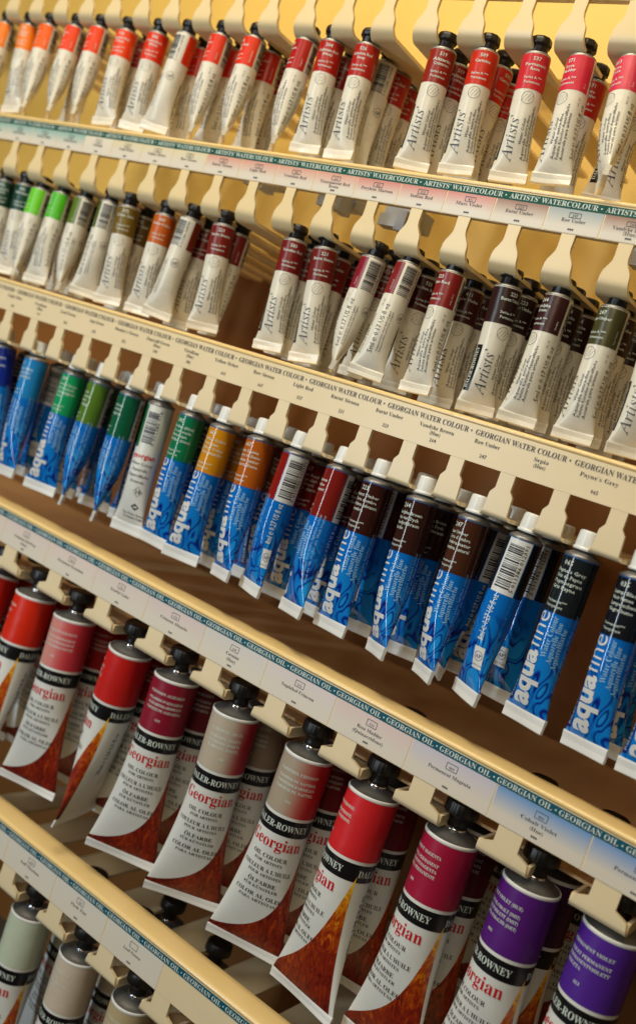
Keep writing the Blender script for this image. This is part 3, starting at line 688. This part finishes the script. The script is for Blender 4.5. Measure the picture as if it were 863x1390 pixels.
row('oil', 'fourth', 1.032, -.3705, .072, [
 (rx(-1.205), -1.17, -75, -60, (196, 32, 18), 'red top at photo edge', ('CADMIUM RED', 'ROUGE DE CADMIUM', 'KADMIUMROT', 'ROJO CADMIO', '503'), {'behind': [((170, 28, 20), 'red top', 0, 0)]}),
 (rx(-1.111), -1.115, -50, -40, (220, 42, 14), 'orange red top, golden picture', ('CADMIUM RED DEEP', 'ROUGE CADMIUM', 'KADMIUMROT', 'ROJO CADMIO', '504'), {'behind': [((170, 28, 20), 'red top', 0, 0), ((150, 28, 20), 'red top', 10, 10, .25)]}),
 (rx(-1.019), -1.016, 12, 7, (214, 90, 96), 'pale pink top', ('PERMANENT GERANIUM', 'GERANIUM PERMANENT', 'GERANIUM PERMANENT', 'GERANIO PERMANENTE', '552'), {'tint': F3, 'behind': [((168, 22, 30), 'deep red top', 12, 10)]}),
 (rx(-.897), -.925, -62, -70, (206, 32, 28), 'scarlet top and end twisted sideways', ('SCARLET LAKE', 'LAQUE ECARLATE', 'SCHARLACHLACK', 'LACA ESCARLATA', '571'), {'behind': [((150, 24, 24), 'dark red top', 12, 10)]}),
 (rx(-.804), -.808, 24, 26, (140, 22, 46), 'crimson top', ('CRIMSON ALIZARIN', 'CRAMOISI D’ALIZARINE', 'ALIZARINKARMESIN', 'CARMESI DE ALIZARINA', '515'), {'behind': [((120, 20, 40), 'crimson top', 10, 10), ((120, 20, 40), 'crimson top', 0, 10, .16)]}),
 (rx(-.694), -.692, 30, 30, (190, 180, 150), 'grey beige top fading to pink', ('CARMINE (HUE)', 'CARMIN (IMIT)', 'KARMIN (IMIT)', 'CARMIN (IMIT)', '509'), {'tint': F1, 'behind': [((160, 140, 120), 'brownish beige top', 14, 15)]}),
 (rx(-.573), -.579, 18, 17, (176, 160, 136), 'grey beige top fading to red', ('NAPHTHOL CRIMSON', 'CRAMOISI DE NAPTHOL', 'NAPHTHOLKARMESIN', 'CARMESI DE NAPTOL', '512'), {'tint': F2, 'behind': [((120, 20, 30), 'dark crimson top', 5, 10), ((110, 20, 30), 'dark crimson top', 20, 10, .16), ((110, 20, 30), 'dark crimson top', 20, 10, .245)]}),
 (rx(-.475), -.472, -54, -10, (214, 36, 42), 'bright red top, pointed golden picture', ('MADDER (QUINACRIDONE)', 'GARANCE (QUINACRIDONE)', 'KRAPP (QUINACRIDONE)', 'GARANZA', '561'), {'behind': [((110, 18, 28), 'maroon top', 4, 10)]}),
 (rx(-.369), -.370, -36, -8, (164, 22, 58), 'magenta top', ('PERMANENT MAGENTA', 'MAGENTA PERMANENT', 'PERMANENTMAGENTA', 'MAGENTA PERMANENTE', '409'), {'behind': [((90, 16, 34), 'dark magenta top', 0, 10), ((90, 16, 34), 'dark magenta top', 0, 10, .245)]}),
 (rx(-.271), -.272, -34, -10, (88, 28, 122), 'purple top', ('COBALT VIOLET (HUE)', 'VIOLET DE COBALT (IMIT)', 'KOBALTVIOLETT (IMIT)', 'VIOLETA COBALTO (IMIT)', '406'), {'behind': [((60, 18, 56), 'dark plum top', -30, 10), ((60, 18, 56), 'dark plum top', 0, 10, .25)]}),
 (rx(-.180), -.180, -20, -5, (82, 38, 148), 'violet blue top', ('PERMANENT VIOLET', 'VIOLET PERMANENT', 'PERMANENTVIOLETT', 'VIOLETA', '413')),
], 'big white')
row('oil', 'fifth', 1.032, -.7855, .072, [
 (-.925, -.92, -20, 0, (196, 206, 182), 'pale grey green top', ('TITANIUM BUFF', 'TITANE', 'TITAN', 'TITANIO', '024'), {'behind': [((200, 206, 190), 'pale top', 0, 0, .105)]}),
 (-.815, -.81, 10, 10, (206, 190, 170), 'pale beige top', ('FLESH TINT', 'CHAIR', 'FLEISCHTON', 'CARNE', '257'), {'behind': [((206, 190, 170), 'pale beige top', 0, 0, .10), ((206, 190, 170), 'beige top', 0, 0, .18)]}),
 (-.705, -.70, 10, 10, (190, 170, 130), 'sandy beige top', ('NAPLES YELLOW', 'JAUNE', 'GELB', 'AMARILLO', '634'), {'behind': [((190, 170, 130), 'sandy top', 0, 0, .16)]}),
], 'big white')

# ------------------------------------------------------------------ camera
f_px, W, H = 1330., 863., 1390.
az = math.atan(2013.45 / math.hypot(f_px, 97.68)); pit = math.atan(97.68 / f_px); rl = math.atan(.345)
fwd = Vector((-math.cos(az) * math.cos(pit), math.sin(az) * math.cos(pit), -math.sin(pit)))
r0 = fwd.cross(Vector((0, 0, 1))).normalized(); u0 = r0.cross(fwd)
right = r0 * math.cos(rl) + u0 * math.sin(rl); up = -r0 * math.sin(rl) + u0 * math.cos(rl)
cd = bpy.data.cameras.new('camera'); cam = bpy.data.objects.new('camera', cd); COL.objects.link(cam)
cam.matrix_world = Matrix((right, up, -fwd)).transposed().to_4x4()
cd.sensor_fit = 'VERTICAL'; cd.sensor_height = 36; cd.sensor_width = 24; cd.lens = f_px / H * 36
cd.clip_start = .01; cd.clip_end = 100
cd.dof.use_dof = True; cd.dof.focus_distance = 1.14 * U; cd.dof.aperture_fstop = 6.3
SC.camera = cam

# ------------------------------------------------------------------ light
def area(name, loc, tgt, sx, sy, power, col):
    l = bpy.data.lights.new(name, 'AREA'); l.shape = 'RECTANGLE'; l.size = sx * U; l.size_y = sy * U; l.energy = power; l.color = col
    o = bpy.data.objects.new(name, l); COL.objects.link(o); o.location = Vector(loc) * U
    d = (Vector(tgt) - Vector(loc)); o.rotation_euler = d.to_track_quat('-Z', 'Y').to_euler(); return o
area('window_light', (-1.60, -.95, .25), (-.7, 1.0, -.1), .12, 2.0, 5.4, (.80, .92, 1.0))
area('ceiling_light', (-1.1, -.25, 2.5), (-.7, 1.0, -.2), 1.5, .5, 11, (1., .89, .68))
area('top_light', (-.8, 1.17, 1.5), (-.8, 1.3, .3), 2.4, .2, 2.0, (1., .84, .50))
area('display_lamp', (-.7, .45, 1.25), (-.7, 1.0, .46), 1.8, .12, 1.2, (1., .78, .40))
area('fill_light', (.1, -1.8, 1.3), (-.6, 1.2, -.3), 1.4, .8, 3.7, (1., .85, .62))  # added frontal fill, brightens the shelf floors and the inside of the rack
w = bpy.data.worlds.new('World'); SC.world = w; w.use_nodes = True
w.node_tree.nodes['Background'].inputs[0].default_value = (1., .78, .5, 1); w.node_tree.nodes['Background'].inputs[1].default_value = .032
SC.view_settings.view_transform = 'Standard'; SC.view_settings.look = 'None'; SC.view_settings.exposure = -.16; SC.view_settings.gamma = 1
